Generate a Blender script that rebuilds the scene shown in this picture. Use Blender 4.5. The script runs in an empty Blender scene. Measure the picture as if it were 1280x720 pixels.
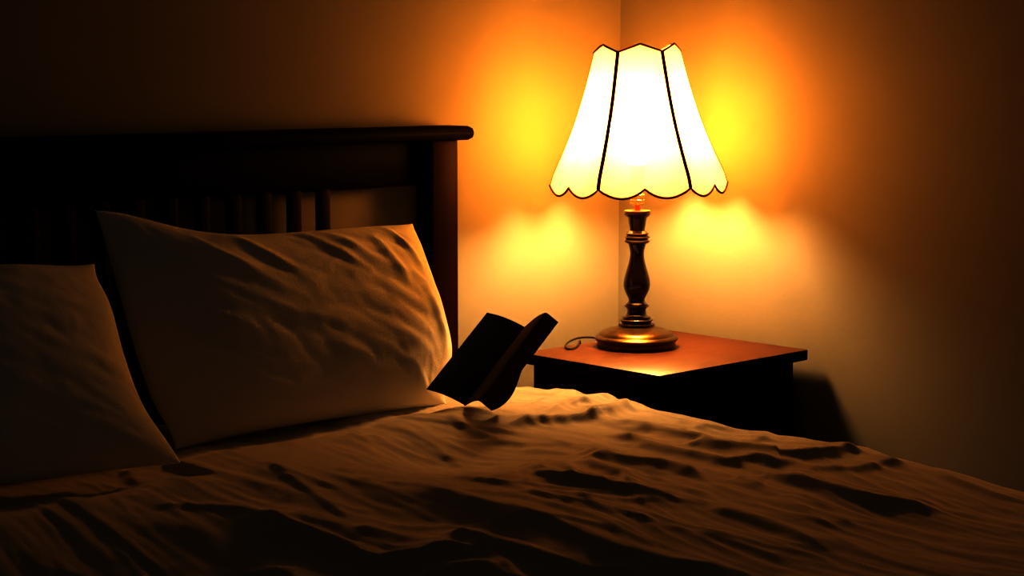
import bpy, bmesh, math, random
import numpy as np
from mathutils import Vector, Matrix, noise
random.seed(7)
COL = bpy.context.scene.collection
PI = math.pi

# ---------------------------------------------------------------- helpers
def link(o, parent=None):
    COL.objects.link(o)
    if parent is not None:
        o.parent = parent
    return o

def tag(o, label=None, cat=None, group=None, kind=None):
    if label: o['label'] = label
    if cat: o['category'] = cat
    if group: o['group'] = group
    if kind: o['kind'] = kind
    return o

def thing(name, label, cat, loc=(0, 0, 0), rot=(0, 0, 0), group=None):
    o = bpy.data.objects.new(name, None)
    o.empty_display_size = 0.05
    o.location = loc
    o.rotation_euler = rot
    link(o)
    return tag(o, label, cat, group)

def obj(name, bm, mat, parent=None, smooth=True, angle=0.7):
    me = bpy.data.meshes.new(name)
    bm.normal_update()
    bm.to_mesh(me)
    bm.free()
    if mat: me.materials.append(mat)
    if smooth:
        for p in me.polygons: p.use_smooth = True
        try: me.set_sharp_from_angle(angle=angle)
        except Exception: pass
    o = bpy.data.objects.new(name, me)
    return link(o, parent)

def box_bm(x0, x1, y0, y1, z0, z1, bev=0.0, seg=2, taper=None):
    bm = bmesh.new()
    bmesh.ops.create_cube(bm, size=1.0)
    for v in bm.verts:
        v.co.x = x0 + (v.co.x + .5) * (x1 - x0)
        v.co.y = y0 + (v.co.y + .5) * (y1 - y0)
        v.co.z = z0 + (v.co.z + .5) * (z1 - z0)
    if bev > 0:
        bmesh.ops.bevel(bm, geom=list(bm.edges), offset=bev, segments=seg, profile=0.5, affect='EDGES')
    return bm

def join_bm(bms):
    out = bmesh.new()
    me = bpy.data.meshes.new('tmp')
    for b in bms:
        b.to_mesh(me); out.from_mesh(me); b.free()
    bpy.data.meshes.remove(me)
    return out

def lathe_bm(prof, n=64, cap_top=True, cap_bot=True):
    bm = bmesh.new()
    rings = []
    for r, z in prof:
        rings.append([bm.verts.new((r * math.cos(2*PI*k/n), r * math.sin(2*PI*k/n), z)) for k in range(n)])
    for a, b in zip(rings, rings[1:]):
        for k in range(n):
            bm.faces.new((a[k], a[(k+1) % n], b[(k+1) % n], b[k]))
    if cap_bot: bm.faces.new(list(reversed(rings[0])))
    if cap_top: bm.faces.new(rings[-1])
    bmesh.ops.recalc_face_normals(bm, faces=bm.faces)
    return bm

def tube_bm(pts, r, n=8, closed=False):
    bm = bmesh.new()
    pts = [Vector(p) for p in pts]
    N = len(pts)
    rings = []
    prev = None
    for i, p in enumerate(pts):
        if closed:
            t = (pts[(i+1) % N] - pts[i-1]).normalized()
        else:
            t = (pts[min(i+1, N-1)] - pts[max(i-1, 0)]).normalized()
        ref = prev if prev is not None else (Vector((0, 0, 1)) if abs(t.z) < .9 else Vector((1, 0, 0)))
        a = (ref - t * ref.dot(t)).normalized()
        prev = a
        b = t.cross(a)
        rings.append([bm.verts.new(p + r * (math.cos(2*PI*k/n) * a + math.sin(2*PI*k/n) * b)) for k in range(n)])
    R = list(zip(rings, rings[1:]))
    if closed: R.append((rings[-1], rings[0]))
    for a, b in R:
        for k in range(n):
            bm.faces.new((a[k], a[(k+1) % n], b[(k+1) % n], b[k]))
    if not closed:
        bm.faces.new(list(reversed(rings[0]))); bm.faces.new(rings[-1])
    bmesh.ops.recalc_face_normals(bm, faces=bm.faces)
    return bm

def catmull(pts, n=10):
    pts = [Vector(p) for p in pts]
    out = []
    for i in range(len(pts) - 1):
        p0 = pts[max(i-1, 0)]; p1 = pts[i]; p2 = pts[i+1]; p3 = pts[min(i+2, len(pts)-1)]
        for k in range(n):
            t = k / n
            out.append(.5 * ((2*p1) + (p2-p0)*t + (2*p0-5*p1+4*p2-p3)*t*t + (3*p1-p0-3*p2+p3)*t*t*t))
    out.append(pts[-1])
    return out

def sstep(a, b, x):
    t = max(0.0, min(1.0, (x - a) / (b - a)))
    return t * t * (3 - 2 * t)

# ---------------------------------------------------------------- materials
def mat_new(name):
    m = bpy.data.materials.new(name)
    m.use_nodes = True
    nt = m.node_tree
    return m, nt, nt.nodes['Principled BSDF']

def node(nt, kind, **kw):
    n = nt.nodes.new(kind)
    for k, v in kw.items():
        if k in n.inputs: n.inputs[k].default_value = v
        else: setattr(n, k, v)
    return n

def noise_mat(name, c1, c2, scale, rough, bump=0.0, bscale=None, stretch=(1, 1, 1), metal=0.0, spec=0.5, detail=4, coat=0.0):
    m, nt, b = mat_new(name)
    tc = node(nt, 'ShaderNodeTexCoord')
    mp = node(nt, 'ShaderNodeMapping')
    mp.inputs['Scale'].default_value = stretch
    nt.links.new(tc.outputs['Object'], mp.inputs['Vector'])
    nz = node(nt, 'ShaderNodeTexNoise', Scale=scale, Detail=detail, Roughness=0.6)
    nt.links.new(mp.outputs[0], nz.inputs['Vector'])
    rp = node(nt, 'ShaderNodeValToRGB')
    rp.color_ramp.elements[0].position = .3; rp.color_ramp.elements[0].color = (*c1, 1)
    rp.color_ramp.elements[1].position = .7; rp.color_ramp.elements[1].color = (*c2, 1)
    nt.links.new(nz.outputs['Fac'], rp.inputs['Fac'])
    nt.links.new(rp.outputs['Color'], b.inputs['Base Color'])
    b.inputs['Roughness'].default_value = rough
    b.inputs['Metallic'].default_value = metal
    b.inputs['Specular IOR Level'].default_value = spec
    b.inputs['Coat Weight'].default_value = coat
    if bump > 0:
        n2 = node(nt, 'ShaderNodeTexNoise', Scale=bscale or scale * 4, Detail=3)
        nt.links.new(mp.outputs[0], n2.inputs['Vector'])
        bp = node(nt, 'ShaderNodeBump', Strength=bump, Distance=0.002)
        nt.links.new(n2.outputs['Fac'], bp.inputs['Height'])
        nt.links.new(bp.outputs['Normal'], b.inputs['Normal'])
    return m

M = {}
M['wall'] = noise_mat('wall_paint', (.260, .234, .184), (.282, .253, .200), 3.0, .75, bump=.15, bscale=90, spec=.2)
M['wall_dimmed'] = noise_mat('wall_paint_dimmed', (.218, .195, .153), (.238, .213, .168), 3.0, .75, bump=.15, bscale=90, spec=.2)  # same wall paint, darkened to stand in for the lamp's falloff
M['floor'] = noise_mat('floor_boards', (.10, .05, .025), (.16, .08, .04), 4, .5, stretch=(1, 12, 1))
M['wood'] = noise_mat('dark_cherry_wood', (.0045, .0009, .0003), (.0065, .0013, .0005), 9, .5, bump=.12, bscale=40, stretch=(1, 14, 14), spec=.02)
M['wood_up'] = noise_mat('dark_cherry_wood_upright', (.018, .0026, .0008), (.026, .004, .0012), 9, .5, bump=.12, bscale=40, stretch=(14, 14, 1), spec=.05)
M['top'] = noise_mat('polished_cherry_wood_lit', (.085, .027, .009), (.12, .040, .013), 7, .42, bump=.06, bscale=30, stretch=(2, 16, 16), spec=.4)
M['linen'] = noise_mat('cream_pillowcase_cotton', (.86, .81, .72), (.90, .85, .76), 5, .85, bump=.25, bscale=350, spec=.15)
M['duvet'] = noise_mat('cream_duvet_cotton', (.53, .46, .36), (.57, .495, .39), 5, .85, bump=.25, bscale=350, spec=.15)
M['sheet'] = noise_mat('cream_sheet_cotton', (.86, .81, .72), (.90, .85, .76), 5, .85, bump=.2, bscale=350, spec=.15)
_b = M['duvet'].node_tree.nodes['Principled BSDF']
_b.inputs['Sheen Weight'].default_value = 1.0
_b.inputs['Sheen Roughness'].default_value = .45
_b.inputs['Sheen Tint'].default_value = (1.0, .90, .75, 1)
M['bronze'] = noise_mat('dark_turned_bronze', (.030, .013, .007), (.050, .022, .010), 14, .22, metal=.55, spec=.5, coat=.5)
M['brass'] = noise_mat('aged_brass', (.10, .062, .024), (.15, .092, .036), 12, .30, metal=.85)
M['brass_dark'] = noise_mat('dark_aged_brass', (.07, .040, .018), (.12, .07, .028), 12, .3, metal=.85)  # slightly darker brass for the carrier wires
M['trim'] = noise_mat('brown_braid_trim', (.15, .045, .015), (.20, .065, .024), 60, .8)
M['cord'] = noise_mat('brown_lamp_flex', (.02, .010, .005), (.035, .018, .01), 30, .5)
M['navy'] = noise_mat('navy_book_cloth', (.035, .055, .120), (.050, .075, .150), 20, .6, bump=.1, bscale=300, spec=.2)
M['backcover'] = noise_mat('dark_back_cover', (.09, .042, .020), (.12, .058, .028), 12, .6, spec=.2)
M['pages'] = noise_mat('book_page_edges', (.30, .22, .13), (.40, .30, .19), 8, .9, stretch=(1, 1, 40))

def shade_mat():
    m, nt, b = mat_new('cream_lamp_shade_fabric')
    nt.nodes.remove(b)
    out = nt.nodes['Material Output']
    # open-weave cloth: part of the light passes straight through, part is scattered
    tp = node(nt, 'ShaderNodeBsdfTransparent'); tp.inputs['Color'].default_value = (1.0, .71, .30, 1)
    tr = node(nt, 'ShaderNodeBsdfTranslucent'); tr.inputs['Color'].default_value = (.92, .67, .34, 1)
    df = node(nt, 'ShaderNodeBsdfDiffuse'); df.inputs['Color'].default_value = (.70, .58, .30, 1)
    mx = node(nt, 'ShaderNodeMixShader'); mx.inputs[0].default_value = W_TRANS
    nt.links.new(df.outputs[0], mx.inputs[1]); nt.links.new(tr.outputs[0], mx.inputs[2])
    m2 = node(nt, 'ShaderNodeMixShader'); m2.inputs[0].default_value = W_SHEER
    nt.links.new(mx.outputs[0], m2.inputs[1]); nt.links.new(tp.outputs[0], m2.inputs[2])
    nt.links.new(m2.outputs[0], out.inputs['Surface'])
    return m

def emit_mat(name, col, strength):
    m, nt, b = mat_new(name)
    b.inputs['Base Color'].default_value = (.9, .9, .9, 1)
    b.inputs['Emission Color'].default_value = (*col, 1)
    b.inputs['Emission Strength'].default_value = strength
    return m

W_TRANS = .30
W_SHEER = .31
BULB_COL = (1.0, .63, .28)
BULB_W = 690.0
M['shade'] = shade_mat()
M['bulb'] = emit_mat('glowing_bulb', BULB_COL, BULB_W)
def glass_mat():
    m, nt, b = mat_new('cut_glass_neck')
    b.inputs['Base Color'].default_value = (.55, .20, .05, 1)
    b.inputs['Roughness'].default_value = .12
    b.inputs['Transmission Weight'].default_value = .55
    b.inputs['IOR'].default_value = 1.5
    return m
M['glass'] = glass_mat()

# ---------------------------------------------------------------- the room
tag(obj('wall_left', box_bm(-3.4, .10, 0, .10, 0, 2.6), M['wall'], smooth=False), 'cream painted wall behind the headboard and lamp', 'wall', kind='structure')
tag(obj('wall_right', box_bm(0, .10, -3.6, 0, 0, 2.6), M['wall_dimmed'], smooth=False), 'cream painted side wall right of the lamp', 'wall', kind='structure')
tag(obj('floor', box_bm(-3.4, .10, -3.6, .10, -.10, 0), M['floor'], smooth=False), 'dark wooden floor under the bed', 'floor', kind='structure')

# ---------------------------------------------------------------- bed with slatted headboard
bed = thing('bed', 'dark cherry wood bed with slatted headboard against the wall', 'bed', (-1.39, -.05, 0))
BX = 1.39; BY = .05
def bpart(name, x0, x1, y0, y1, z0, z1, bev, mat):
    return obj(name, box_bm(x0 + BX, x1 + BX, y0 + BY, y1 + BY, z0, z1, bev), mat, bed)
XR0, XR1 = -.615, -.547
XL0, XL1 = -2.233, -2.165
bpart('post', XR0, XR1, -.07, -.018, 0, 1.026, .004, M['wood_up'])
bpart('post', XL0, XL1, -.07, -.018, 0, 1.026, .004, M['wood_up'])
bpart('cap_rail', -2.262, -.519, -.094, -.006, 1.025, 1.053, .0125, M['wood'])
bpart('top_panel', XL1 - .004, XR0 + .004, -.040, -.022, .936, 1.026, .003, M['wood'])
bpart('lower_rail', XL1 - .004, XR0 + .004, -.056, -.032, .42, .52, .003, M['wood'])
xs = []
x = -.868
while x > -1.93:
    xs.append(x); x -= .0675
for x in xs:
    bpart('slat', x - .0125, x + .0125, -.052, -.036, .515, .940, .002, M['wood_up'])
bpart('side_rail', -.640, -.612, -2.08, -.07, .22, .36, .004, M['wood'])
bpart('side_rail', -2.168, -2.140, -2.08, -.07, .22, .36, .004, M['wood'])

mt = obj('mattress', box_bm(-2.135, -.645, -2.06, -.075, .18, .40, .05, 4), M['sheet'])
tag(mt, 'cream sheeted mattress on the bed, showing below the pillows', 'mattress')

# ---------------------------------------------------------------- duvet
CREST = {
    'R1':[(-0.759,-0.493),(-0.656,-0.442),(-0.578,-0.437),(-0.529,-0.473)],
    'R2':[(-0.770,-0.552),(-0.703,-0.525),(-0.656,-0.538),(-0.582,-0.523),(-0.541,-0.551),(-0.558,-0.621)],
    'R3':[(-0.914,-0.586),(-0.848,-0.585),(-0.793,-0.608),(-0.727,-0.622),(-0.655,-0.611),(-0.605,-0.597),(-0.572,-0.618)],
    'R4':[(-0.735,-0.663),(-0.736,-0.719),(-0.750,-0.778),(-0.757,-0.834),(-0.755,-0.895),(-0.774,-0.928),(-0.764,-0.970),(-0.754,-1.027),(-0.736,-1.060),(-0.695,-1.075),(-0.641,-1.078),(-0.575,-1.099)],
    'R5':[(-0.801,-0.730),(-0.818,-0.801),(-0.831,-0.865),(-0.838,-0.923),(-0.837,-0.971),(-0.835,-1.012),(-0.795,-1.027),(-0.787,-1.072),(-0.753,-1.082)],
    'R6':[(-0.938,-0.780),(-0.922,-0.795),(-0.949,-0.849),(-0.948,-0.889),(-0.931,-0.921),(-0.916,-0.958),(-0.922,-0.997),(-0.940,-1.052)],
    'R7':[(-0.959,-0.824),(-1.009,-0.900),(-1.019,-0.949),(-1.014,-0.981)],
    'R8':[(-1.101,-0.914),(-1.094,-0.975),(-1.053,-0.987),(-1.010,-0.993)],
    'R9':[(-1.123,-0.806),(-1.135,-0.853),(-1.153,-0.906)],
    'R10':[(-1.095,-0.855),(-1.098,-0.895),(-1.110,-0.940)],
    'R11':[(-1.035,-0.768),(-1.050,-0.815),(-1.074,-0.853)],
    'R12':[(-0.666,-0.785),(-0.632,-0.808),(-0.607,-0.859),(-0.590,-0.912)],
    'R13':[(-0.721,-0.902),(-0.687,-0.917),(-0.616,-0.932)],
    'R14':[(-0.846,-1.106),(-0.844,-1.143),(-0.843,-1.186),(-0.841,-1.229),(-0.836,-1.267),(-0.810,-1.299),(-0.777,-1.356)],
    'R15':[(-0.797,-1.123),(-0.739,-1.134),(-0.700,-1.156),(-0.644,-1.162),(-0.597,-1.183)],
    'R16':[(-0.893,-1.076),(-0.904,-1.115),(-0.890,-1.128)],
    'R17':[(-1.059,-1.152),(-1.048,-1.206),(-1.045,-1.257),(-1.057,-1.315),(-1.074,-1.371)],
    'R18':[(-0.916,-1.171),(-0.940,-1.227),(-0.977,-1.285),(-0.985,-1.320)],
    'R19':[(-1.280,-0.859),(-1.278,-0.900),(-1.281,-0.954),(-1.278,-1.006),(-1.283,-1.067),(-1.286,-1.132),(-1.290,-1.187),(-1.283,-1.237),(-1.268,-1.292),(-1.243,-1.336),(-1.217,-1.390)],
    'R20':[(-1.378,-0.965),(-1.375,-1.008),(-1.374,-1.054),(-1.363,-1.108),(-1.359,-1.144),(-1.350,-1.194),(-1.346,-1.218)],
    'R21':[(-1.489,-0.693),(-1.488,-0.764),(-1.479,-0.827),(-1.478,-0.887),(-1.481,-0.947),(-1.464,-0.979),(-1.436,-1.012),(-1.378,-1.072)],
    'R22':[(-1.443,-0.843),(-1.422,-0.875),(-1.416,-0.922),(-1.415,-0.975),(-1.415,-1.020)],
    'R23':[(-1.597,-0.814),(-1.568,-0.853),(-1.574,-0.907),(-1.586,-0.954),(-1.562,-1.013),(-1.523,-1.050),(-1.474,-1.056),(-1.424,-1.093),(-1.427,-1.131),(-1.425,-1.183)],
    'R24':[(-1.676,-0.890),(-1.684,-0.952),(-1.692,-1.007)],
    'R25':[(-1.034,-0.292),(-0.983,-0.300),(-0.923,-0.295),(-0.851,-0.300),(-0.785,-0.308)],
    'R26':[(-1.115,-0.423),(-1.115,-0.459),(-1.083,-0.444)],
    'R27':[(-1.210,-0.594),(-1.176,-0.603)],
    'R28':[(-1.279,-0.599),(-1.286,-0.652),(-1.298,-0.727)],

}
AMP = {'R1': .011, 'R2': .018, 'R3': .027, 'R4': .024, 'R5': .023, 'R6': .021, 'R7': .019, 'R8': .010, 'R9': .010, 'R10': .010,
       'R11': .009, 'R12': .012, 'R13': .010, 'R14': .021, 'R15': .012, 'R16': .009, 'R17': .013, 'R18': .012, 'R19': .013, 'R20': .025,
       'R21': .032, 'R22': .018, 'R23': .024, 'R24': .018, 'R25': .014, 'R26': .008, 'R27': .008, 'R28': .010}
LAMP = Vector((-.252, -.286, .60))
SEG = []
for k, pts in CREST.items():
    L = 0; acc = [0]
    for a, b in zip(pts, pts[1:]):
        L += math.hypot(b[0]-a[0], b[1]-a[1]); acc.append(L)
    for i, (a, b) in enumerate(zip(pts, pts[1:])):
        SEG.append((k, a, b, acc[i], L))

rnd = random.Random(11)
EXTRA = []
for q in range(100):                                    # small creases between the traced folds
    cx, cy = rnd.uniform(-1.95, -.60), rnd.uniform(-1.65, -.42)
    ang = rnd.gauss(-PI/2, .28) + (.35 if cx < -1.3 else 0)
    ln = rnd.uniform(.12, .34); bend = rnd.uniform(-.45, .45)
    pts = []
    for t in (-.5, -.17, .17, .5):
        a2 = ang + bend*t
        pts.append((cx + ln*t*math.cos(a2), cy + ln*t*math.sin(a2)))
    EXTRA.append((pts, rnd.uniform(.0022, .0052), rnd.uniform(.32, .60)))

def crest_field(X, Y):
    H = np.zeros_like(X)
    lines = [(pts, AMP[k]*.60, 1.0) for k, pts in CREST.items()] + EXTRA
    for pts, A, ws in lines:
        P = [Vector((p[0], p[1], 0)) for p in pts]
        P = catmull(P, 4) if len(P) > 2 else P
        x0 = min(p.x for p in P) - .15; x1 = max(p.x for p in P) + .15
        y0 = min(p.y for p in P) - .15; y1 = max(p.y for p in P) + .15
        m = (X > x0) & (X < x1) & (Y > y0) & (Y < y1)
        if not m.any(): continue
        x, y = X[m], Y[m]
        bd = np.full(x.shape, 9.0); bs = np.zeros_like(x); bpx = np.zeros_like(x); bpy = np.zeros_like(x)
        L = 0.0
        for a, b in zip(P, P[1:]):
            dx, dy = b.x-a.x, b.y-a.y
            l2 = dx*dx + dy*dy + 1e-12
            t = np.clip(((x-a.x)*dx + (y-a.y)*dy)/l2, 0, 1)
            px, py = a.x+dx*t, a.y+dy*t
            d = np.hypot(x-px, y-py)
            k = d < bd
            bd[k] = d[k]; bs[k] = (L + t*math.sqrt(l2))[k]; bpx[k] = px[k]; bpy[k] = py[k]
            L += math.sqrt(l2)
        ux, uy = LAMP.x - bpx, LAMP.y - bpy
        side = ((x-bpx)*ux + (y-bpy)*uy)/(np.hypot(ux, uy)*(bd+1e-6))
        u = np.clip((side+.5), 0, 1); u = u*u*(3-2*u)
        w = ws*(.0135 + (.042-.0135)*u)
        end = np.minimum(1, .12 + np.minimum(bs, L-bs)/(.16*L))
        q_near = np.exp(-(np.sqrt(bd*bd + .000006) - .0024)/w)
        q_far = np.exp(-(bd/w)**1.5)
        h = A*end*np.where(side > 0, q_near, q_far)
        H[m] += h
    return H

DX0, DX1, DY0, DY1 = -2.20, -.60, -2.06, -.10
Z0 = .560
def duvet_bm():
    bm = bmesh.new()
    RAD = .07; step = .0052
    # across the bed: drop, quarter round, top, quarter round, drop
    us = []
    def edge(side):
        out = []
        for k in range(9):
            th = k / 8 * PI / 2
            out.append((RAD*math.sin(th), RAD*(1-math.cos(th))))
        for k in range(1, 9):
            out.append((RAD + .004*k/8, RAD + .22*k/8))
        return out
    e = edge(0)
    us += [(DX0 - a, -b) for a, b in reversed(e)]
    n = int((DX1-DX0)/step)
    us += [(DX0 + (DX1-DX0)*i/n, 0) for i in range(1, n)]
    us += [(DX1 + a, -b) for a, b in e]
    vs = [(DY0 - a*.8, -b) for a, b in reversed(e)]
    m = int((DY1-DY0)/step)
    vs += [(DY0 + (DY1-DY0)*i/m, 0) for i in range(1, m)]
    for k in range(7):
        th = k/6*PI*.9
        vs.append((DY1 + .020*math.sin(th), -.019*(1-math.cos(th))))
    Xg, Yg = np.meshgrid(np.array([u[0] for u in us]), np.array([v[0] for v in vs]))
    CH = crest_field(Xg, Yg)
    grid = []
    for jj, (y, dy) in enumerate(vs):
        row = []
        for ii, (x, dx) in enumerate(us):
            edge_f = sstep(0, .05, -dx) ; foot_f = sstep(0, .05, -dy) if y < -1 else 0
            fx = max(edge_f, foot_f)
            h = 0
            if fx < 1 and x > -1.80 and y > -1.60:
                h += CH[jj, ii]
            v = Vector((x, y, 0))
            lo = noise.noise(Vector((x*3.1+4, y*2.2, 1.7)))*.008
            st = noise.noise(Vector((x*13+y*2, y*4.5, 3.3)))*.0030 + noise.noise(Vector((x*30+y*7, y*13, 8.3)))*.0013
            wx = x + .05*noise.noise(Vector((x*2.2, y*2.6, 7.7))) + .10*noise.noise(Vector((x*.8, y*1.1, 2.7)))
            for fs, ys, am, zz in ((13, 2.4, .0054, 2.2), (24, 3.6, .0030, 6.2), (42, 6.5, .0016, 9.1)):
                rg = noise.noise(Vector((wx*fs, y*ys, zz)))
                st += am*max(0, .55-2.4*abs(rg))
            fine = noise.noise(Vector((x*60, y*40, 5)))*.0007
            far = 1 + 1.6*sstep(1.5, 1.9, -y) + 1.2*sstep(1.75, 2.0, -x)
            z = Z0 + lo + h + st*far + fine
            # broad swells under the quilt; some slopes and dips are shaped to darken it
            z += -.014*math.exp(-((x+.62)/.10)**2 - ((y+.86)/.12)**2)
            xx = x + .012*noise.noise(Vector((x*2, y*6, 4.4)))
            z += (.000*sstep(-1.345, -1.272, xx) - .022*(1-sstep(-1.345, -1.272, xx))) * sstep(.66, .92, -y)
            z += -.115*sstep(1.30, 1.95, -x)*sstep(.45, .78, -y) - .030*sstep(1.05, 1.5, -y)  # left side sloped down to cut the lamplight there
            z -= .011*(sstep(.52, .44, -y) if x < -1.43 else sstep(.41, .35, -y))*(1-sstep(-.76, -.70, x))
            z += .011*math.exp(-((x+.880)/.075)**2 - ((y+.462)/.060)**2) - .030*math.exp(-((x+1.10)/.12)**2 - ((y+.64)/.13)**2)  # bump under the book, plus a dip added to deepen its shadow
            drop = dx if abs(dx) > abs(dy) else dy
            if dx and dy and y < -1: drop = -math.sqrt(dx*dx+dy*dy)
            elif dx and dy: drop = dx + dy
            z = Z0 + (z - Z0)*(1-fx) + drop
            ox = (noise.noise(Vector((y*7, z*3, 2)))*.012)*fx*(1 if x > -1 else -1)
            row.append(bm.verts.new((x + (ox if x > -1 else ox) - .008*fx*(1 if x > -1 else -1), y, z)))
        grid.append(row)
    for r0, r1 in zip(grid, grid[1:]):
        for i in range(len(r0)-1):
            bm.faces.new((r0[i], r0[i+1], r1[i+1], r1[i]))
    bmesh.ops.recalc_face_normals(bm, faces=bm.faces)
    return bm
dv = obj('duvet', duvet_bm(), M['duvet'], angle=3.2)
tag(dv, 'rumpled cream duvet spread over the bed below the pillows', 'duvet')

# ---------------------------------------------------------------- pillows
def pillow_bm(a, b, T, ears, seed, wr=1.0, lines=()):
    bm = bmesh.new()
    NU, NV = 110, 74
    def surf(u, v, s):
        uu, vv = abs(u), abs(v)
        t = ((1-uu**2.6)*(1-vv**2.4))
        t = max(t, 0)**.58
        x = a*u*(1 - .055*(1-vv**2)*uu**2); z = b*v*(1 - .05*(1-uu**2)*vv**2)
        for (eu, ev, dx, dz, w) in ears:
            g = math.exp(-((u-eu)**2+(v-ev)**2)/(w*w))
            x += dx*g; z += dz*g
        y = s*T*t
        # wrinkles: folds running diagonally from the upper edge, finer near the rim
        rim = max(uu, vv)
        n = noise.noise(Vector((u*5.0+v*5.5+seed, (u-v)*1.4+seed, s)))
        n2 = noise.noise(Vector((u*11+v*8+seed*2, (u-v)*3.2, s*3)))
        amp = (.0055*n*abs(n)*1.6 + .0022*n2 + .0028*max(0, .5-2*abs(n2))) * wr * (1-rim**8)
        for (u0, v0, u1, v1, A, w) in lines:
            du, dv = u1-u0, v1-v0
            tt = max(0, min(1, ((u-u0)*du+(v-v0)*dv)/(du*du+dv*dv)))
            d = math.hypot((u-u0-du*tt)*a, (v-v0-dv*tt)*b)
            amp += A*math.exp(-(d/w)**2)*math.sin(PI*min(1, .15+tt*.85))*(s < 0)
        if t > 0: y += s*amp*min(1, t*2.5)
        y += .010*noise.noise(Vector((u*1.7+seed, v*1.7, 9)))*rim
        return Vector((x, y, z))
    F = [[None]*(NU+1) for _ in range(NV+1)]
    G = [[None]*(NU+1) for _ in range(NV+1)]
    for j in range(NV+1):
        for i in range(NU+1):
            u = math.sin((i/NU-.5)*PI); v = math.sin((j/NV-.5)*PI)
            u = .55*u + .45*(2*i/NU-1); v = .55*v + .45*(2*j/NV-1)
            border = i in (0, NU) or j in (0, NV)
            F[j][i] = bm.verts.new(surf(u, v, -1))
            G[j][i] = F[j][i] if border else bm.verts.new(surf(u, v, 1))
    for j in range(NV):
        for i in range(NU):
            bm.faces.new((F[j][i], F[j][i+1], F[j+1][i+1], F[j+1][i]))
            q = [G[j][i], G[j+1][i], G[j+1][i+1], G[j][i+1]]
            bm.faces.new(q)
    bmesh.ops.recalc_face_normals(bm, faces=bm.faces)
    return bm

lines1 = [(-.55, .80, -.10, .10, .006, .012), (-.30, .85, .02, .25, .007, .010), (.12, .88, .42, .30, .007, .010), (.25, .90, .50, .45, .006, .009),
          (.70, .92, .86, .30, .009, .012), (.55, .75, .66, .10, .006, .012), (.80, .10, .88, -.60, .008, .014), (.05, -.55, .75, -.25, .005, .02), (.30, -.75, .8, -.45, .004, .018)]
p1 = obj('pillow', pillow_bm(.345, .186, .080, [(-1, 1, .020, .062, .45), (1, 1, -.018, -.008, .3), (1, -1, -.085, .0, .42), (-1, -1, .03, .0, .4)], 1.3, 1.0, lines1), M['linen'], angle=3.2)
p1.location = (-1.058, -.222, .716); p1.rotation_euler = (-math.radians(30), 0, math.radians(-1))
tag(p1, 'cream pillow leaning on the headboard nearest the lamp, right one of the pair', 'pillow', 'pillows leaning on the headboard')
p2 = obj('pillow', pillow_bm(.35, .182, .080, [(1, 1, -.02, -.01, .35), (1, -1, .02, 0, .35)], 6.1, .8), M['linen'], angle=3.2)
p2.location = (-1.815, -.315, .720); p2.rotation_euler = (-math.radians(34), 0, math.radians(-6))
tag(p2, 'cream pillow in shadow at the left, farther from the lamp', 'pillow', 'pillows leaning on the headboard')

# ---------------------------------------------------------------- nightstand
NS = thing('nightstand', 'dark cherry wood nightstand with a square top under the lamp', 'nightstand', (-.250, -.365, 0))
def npart(name, x0, x1, y0, y1, z0, z1, bev, mat, parent=NS):
    return obj(name, box_bm(x0+.250, x1+.250, y0+.365, y1+.365, z0, z1, bev), mat, parent)
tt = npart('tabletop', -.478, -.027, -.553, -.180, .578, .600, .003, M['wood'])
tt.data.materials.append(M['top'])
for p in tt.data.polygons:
    if p.normal.z > .5: p.material_index = 1  # lamplit top coloured lighter; dark wood on the edges stands in for shade
npart('body', -.458, -.047, -.532, -.195, .10, .579, .003, M['wood'])
npart('drawer', -.440, -.065, -.540, -.528, .40, .555, .003, M['wood'])
npart('drawer', -.440, -.065, -.540, -.528, .13, .385, .003, M['wood'])
for lx in (-.458, -.087):
    for ly in (-.532, -.235):
        npart('leg', lx, lx+.04, ly, ly+.04, 0, .101, .002, M['wood_up'])

# ---------------------------------------------------------------- lamp
lamp = thing('table_lamp', 'lit table lamp with panelled cream shade and turned dark stem on the nightstand', 'lamp', LAMP)
S = .00164
def pz_(y): return (436.5 - y) * S * 1.012
base_prof = [(.0795, 0), (.0805, .003), (.0800, .009), (.0825, .014), (.0850, .0165), (.0855, .0195), (.0835, .0225), (.0790, .0240),
             (.0765, .0255), (.0750, .0285), (.066, .0335), (.054, .0375), (.043, .0405), (.0375, .0430), (.0365, .0455)]
obj('base', lathe_bm(base_prof, 72), M['brass'], lamp)
col = [(.0355, .0450), (.0362, .0470), (.0345, .0490), (.0305, .0500), (.0312, .0530), (.0325, .0550), (.0310, .0570), (.0285, .0585), (.0292, .0610), (.0288, .0625),
       (.0225, .0650), (.0200, .0690), (.0190, .0740), (.0196, .0790), (.0225, .0820), (.0240, .0845), (.0236, .0870), (.0200, .0905), (.0168, .0945), (.0168, .0990),
       (.0190, .1040), (.0225, .1110), (.0256, .1180), (.0275, .1260), (.0276, .1330), (.0262, .1420), (.0235, .1520), (.0203, .1620), (.0172, .1730), (.0150, .1830), (.0142, .1910), (.0147, .1980),
       (.0165, .2060), (.0185, .2120), (.0240, .2145), (.0250, .2175), (.0240, .2205), (.0220, .2218), (.0245, .2240), (.0249, .2262), (.0238, .2284), (.0208, .2296), (.0220, .2316), (.0218, .2340), (.0190, .2365),
       (.0160, .2390), (.0156, .2420), (.0172, .2490), (.0182, .2560), (.0190, .2620), (.0200, .2660), (.0255, .2700), (.0268, .2725)]
obj('stem', lathe_bm(col, 48), M['bronze'], lamp)
def ring_bm(prof): return lathe_bm(prof, 48, False, False)
cup = obj('drip_cup', lathe_bm([(.0225, .2722), (.0268, .2728), (.0272, .2762), (.0268, .2800), (.0250, .2808), (.010, .2808)], 48), M['brass'], lamp)
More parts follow.
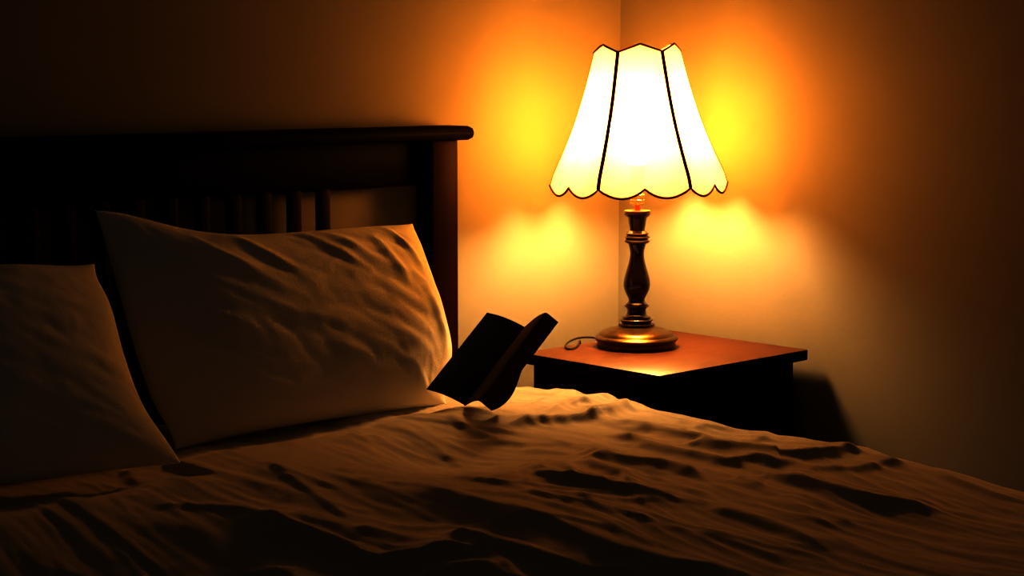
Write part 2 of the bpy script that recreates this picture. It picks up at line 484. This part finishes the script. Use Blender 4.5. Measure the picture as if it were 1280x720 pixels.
for z, r in ((.0845, .0241), (.0555, .0324), (.0471, .0361), (.2175, .0249), (.2262, .0248), (.2330, .0219)):
    obj('ring', tube_bm([(r*math.cos(2*PI*k/48), r*math.sin(2*PI*k/48), z) for k in range(48)], .0016, 8, True), M['brass'], lamp)
neck = [(.006, .2800), (.006, .2905), (.0130, .2925), (.0150, .2950), (.0150, .3020), (.0130, .3040), (.0150, .3060), (.0150, .3120), (.0125, .3150), (.0105, .3250), (.013, .335), (.013, .352), (.0155, .354), (.0155, .380), (.012, .383)]
obj('socket', lathe_bm(neck, 10), M['glass'], lamp, smooth=False)
ZB = .438
bm = bmesh.new()
bprof = [(.013, ZB-.066), (.022, ZB-.058), (.040, ZB-.042), (.053, ZB-.018), (.0575, ZB+.002), (.054, ZB+.022), (.043, ZB+.040), (.026, ZB+.053), (.010, ZB+.058)]
bm.free()
obj('bulb', lathe_bm(bprof, 16), M['bulb'], lamp)

# six-panelled shade, flaring at the rim, zigzag top and double scallops below
SH_B, SH_T = .3355, .611
TOPR, BOTR = .0875, .1840
ROT0 = math.radians(46.5) + PI + math.radians(0)      # centre of the panel facing the bed's foot
def shade_r(t):                                        # t: 0 at the rim .. 1 at the top (radius at a rib)
    base = BOTR + (TOPR - BOTR) * t
    return base - .0105*math.sin(PI*min(1, t))*(1-.15*t) - .004*math.exp(-(t/.05)**2)
def shade_pt(panel, w, t, dr=0.0):                     # w: -1..1 across a panel
    r = shade_r(t)
    ang = w*PI/6
    flat = math.cos(PI/6)/math.cos(ang)
    k = .55
    rr = r*((1-k)*flat + k*(1 - .02*(1-w*w))) + dr
    a = ROT0 + panel*PI/3 + ang
    zt = SH_T - .0115 + .0150*(1-abs(w))               # top: one peak per panel
    ph = abs(w)
    zb = SH_B - .0185*math.sin(PI*ph)**.8 - .001       # rim: two scallops per panel
    z = zb + (zt - zb)*t
    return Vector((rr*math.cos(a), rr*math.sin(a), z))
tilt = Matrix.Rotation(math.radians(1.1), 4, Vector((-.683, -.72, 0)))
def tilted(v):
    c = Vector((0, 0, .45))
    return (tilt @ (v - c)) + c + Vector((.0, .0, 0))
bm = bmesh.new()
NW, NT = 20, 28
cols = []
for p in range(6):
    for i in range(NW):
        w = -1 + 2*i/NW
        cols.append([bm.verts.new(tilted(shade_pt(p, w, j/NT))) for j in range(NT+1)])
for c in range(len(cols)):
    A, B = cols[c], cols[(c+1) % len(cols)]
    for j in range(NT):
        bm.faces.new((A[j], B[j], B[j+1], A[j+1]))
bmesh.ops.recalc_face_normals(bm, faces=bm.faces)
shade = obj('lamp_shade', bm, M['shade'], lamp, angle=.5)
top_pts, rim_pts = [], []
for p in range(6):
    for i in range(NW):
        w = -1 + 2*i/NW
        top_pts.append(tilted(shade_pt(p, w, 1.0))); rim_pts.append(tilted(shade_pt(p, w, 0.0)))
obj('top_trim', tube_bm(top_pts, .0022, 6, True), M['trim'], shade)
obj('rim_trim', tube_bm(rim_pts, .0024, 6, True), M['trim'], shade)
for p in range(6):
    bm = bmesh.new(); rows = []
    for j in range(NT+1):                                # flat braid tape along each seam
        c = shade_pt(p, -1, j/NT); a = math.atan2(c.y, c.x)
        tx, ty, nx, ny = -math.sin(a), math.cos(a), math.cos(a), math.sin(a)
        hw = .0040
        rows.append([bm.verts.new(tilted(c + Vector((tx*u*hw + nx*d, ty*u*hw + ny*d, 0)))) for u, d in ((-1, -.0008), (1, -.0008), (1, .0006), (-1, .0006))])
    for r0, r1 in zip(rows, rows[1:]):
        for q in range(4): bm.faces.new((r0[q], r0[(q+1) % 4], r1[(q+1) % 4], r1[q]))
    bm.faces.new(rows[0][::-1]); bm.faces.new(rows[-1])
    bmesh.ops.recalc_face_normals(bm, faces=bm.faces)
    obj('rib_trim', bm, M['trim'], shade)
# spider that carries the shade
sp = []
for k in range(3):
    a = ROT0 + PI/6 + k*2*PI/3
    q = tilted(shade_pt(0, -1, .93)); rr = math.hypot(q.x, q.y) - .001
    sp.append(tube_bm([(.013*math.cos(a), .013*math.sin(a), .425), (.046*math.cos(a), .046*math.sin(a), .455), (rr*.86*math.cos(a), rr*.86*math.sin(a), .55), (rr*math.cos(a), rr*math.sin(a), .572)], .0011, 6))
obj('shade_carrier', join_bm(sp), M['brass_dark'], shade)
def lp(lat, dep, z): return (.7254*lat + .688*dep, -.6884*lat + .725*dep, z)
cpts = [lp(-.078, 0, .0175), lp(-.100, 0, .0195), lp(-.122, -.005, .0180), lp(-.139, -.015, .0125), lp(-.146, -.028, .0060), lp(-.143, -.042, .0025), lp(-.132, -.040, .0024), lp(-.122, -.010, .0024), lp(-.116, .04, .0024), lp(-.114, .062, .0024), lp(-.113, .0700, -.004), lp(-.113, .074, -.05), lp(-.113, .076, -.25)]
obj('power_cord', tube_bm(catmull(cpts, 8), .0022, 8), M['cord'], lamp)

# ---------------------------------------------------------------- open book
# local axes: x across the covers (right), y along the spine (to the head), z out of the covers to the front
R_ = Vector((.7254, -.6884, 0)); F_ = Vector((.6832, .7200, -.1219)); U_ = Vector((.0839, .0884, .9925))
PXM = 3.1 / 2200
def img(dx, dy, depth): return R_*(dx*PXM) - U_*(dy*PXM) + F_*depth
th = math.radians(33)
Sim = (img(.62, -.784, 0)).normalized()
N_ = (img(.784, .62, 0)).normalized()
S_ = (Sim*math.cos(th) + F_*math.sin(th)).normalized()
V_ = (F_*math.cos(th) - Sim*math.sin(th)).normalized()   # away from the front
Bp = Vector((-.7786, -.3581, .565)) - F_*.10 + U_*.008
book = thing('open_book', 'navy blue book propped half open on the duvet beside the pillow', 'book')
mw = Matrix.Identity(4)
for i, a in enumerate((N_, S_, V_)):
    for j in range(3): mw[j][i] = a[j]
mw.translation = Bp
book.matrix_world = mw
LEN = 112*PXM/math.cos(th)
k = PXM
sv = PXM/math.sin(th)          # pixels of rise along the spine -> depth towards the front
# sections (x, z) seen from the head: outer edge .. spine .. fore-edge
sA = [(-49.5*k, 16*sv), (-44*k, 13.2*sv), (-33*k, 8.3*sv), (-20*k, 4.2*sv), (-9*k, 1.6*sv), (0, 0)]
sB = [(0, 0), (1.2*k, -8*sv), (3.0*k, -18*sv), (6*k, -27*sv), (10*k, -32*sv), (20*k, -32.2*sv), (29*k, -32*sv)]
def slab_bm(sec, thick, y0, y1, flip=1, taper=None, n=14):
    pts = catmull([(x, 0, z) for x, z in sec], 6)
    bm = bmesh.new()
    rows = []
    for side in (0, 1):
        rr = []
        for q in range(n+1):
            y = y0 + (y1-y0)*q/n
            r = []
            for i, p in enumerate(pts):
                t = (pts[min(i+1, len(pts)-1)] - pts[max(i-1, 0)]).normalized()
                nr = Vector((-t.z, 0, t.x))*flip
                o = p + nr*thick*side
                if taper: o = taper(o, y)
                r.append(bm.verts.new((o.x, y + o.y, o.z)))
            rr.append(r)
        rows.append(rr)
    a, b = rows
    m = len(pts)
    for q in range(n):
        for i in range(m-1):
            bm.faces.new((a[q][i], a[q][i+1], a[q+1][i+1], a[q+1][i]))
            bm.faces.new((b[q][i], b[q+1][i], b[q+1][i+1], b[q][i+1]))
        bm.faces.new((a[q][0], a[q+1][0], b[q+1][0], b[q][0]))
        bm.faces.new((a[q][m-1], b[q][m-1], b[q+1][m-1], a[q+1][m-1]))
    for i in range(m-1):
        bm.faces.new((a[0][i], b[0][i], b[0][i+1], a[0][i+1]))
        bm.faces.new((a[n][i], a[n][i+1], b[n][i+1], b[n][i]))
    bmesh.ops.recalc_face_normals(bm, faces=bm.faces)
    return bm
obj('front_cover', slab_bm(sA, .0018, -.012, LEN+.004), M['navy'], book)
def curl(p, y):
    f = (y+.014)/(.38*LEN+.014)
    if f < 1: p.x += .0125*math.sin(PI*max(0, f)**.8)*max(0, min(1.2, p.x/(29*k)))
    p.y = -.018*max(0, 1 - y/(.6*LEN))*max(0, min(1, -p.z/(32*sv)))
    return p
obj('back_cover', slab_bm(sB, .0018, -.014, LEN+.004, taper=curl, n=28), M['backcover'], book)
def inset(sec, f, off):
    out = []
    for i, (x, z) in enumerate(sec):
        a, b = sec[max(i-1, 0)], sec[min(i+1, len(sec)-1)]
        t = Vector((b[0]-a[0], 0, b[1]-a[1])).normalized()
        out.append((x*f - t.z*off, z*f + t.x*off))
    return out
obj('page_block', slab_bm(inset(sA, .96, .0019), .0075, .006, LEN-.004), M['pages'], book)
obj('page_block', slab_bm(inset(sB, .96, .0019), .0060, .010, LEN-.004, taper=curl, n=28), M['pages'], book)

# ---------------------------------------------------------------- camera, light, view
cam = bpy.data.cameras.new('camera')
cam.sensor_width = 36; cam.lens = 2200/1280*36
cam.clip_start = .05
co = bpy.data.objects.new('camera', cam)
COL.objects.link(co)
co.location = (-2.897, -2.7027, 1.16)
co.rotation_euler = (math.radians(83), 0, math.radians(46.5 - 90))
bpy.context.scene.camera = co

w = bpy.data.worlds.new('night')
bpy.context.scene.world = w
w.use_nodes = True
bg = w.node_tree.nodes['Background']
bg.inputs['Color'].default_value = (1.0, .82, .62, 1)
bg.inputs['Strength'].default_value = .075
vs = bpy.context.scene.view_settings
vs.view_transform = 'Standard'
vs.look = 'None'
vs.exposure = -0.93
vs.gamma = 0.54
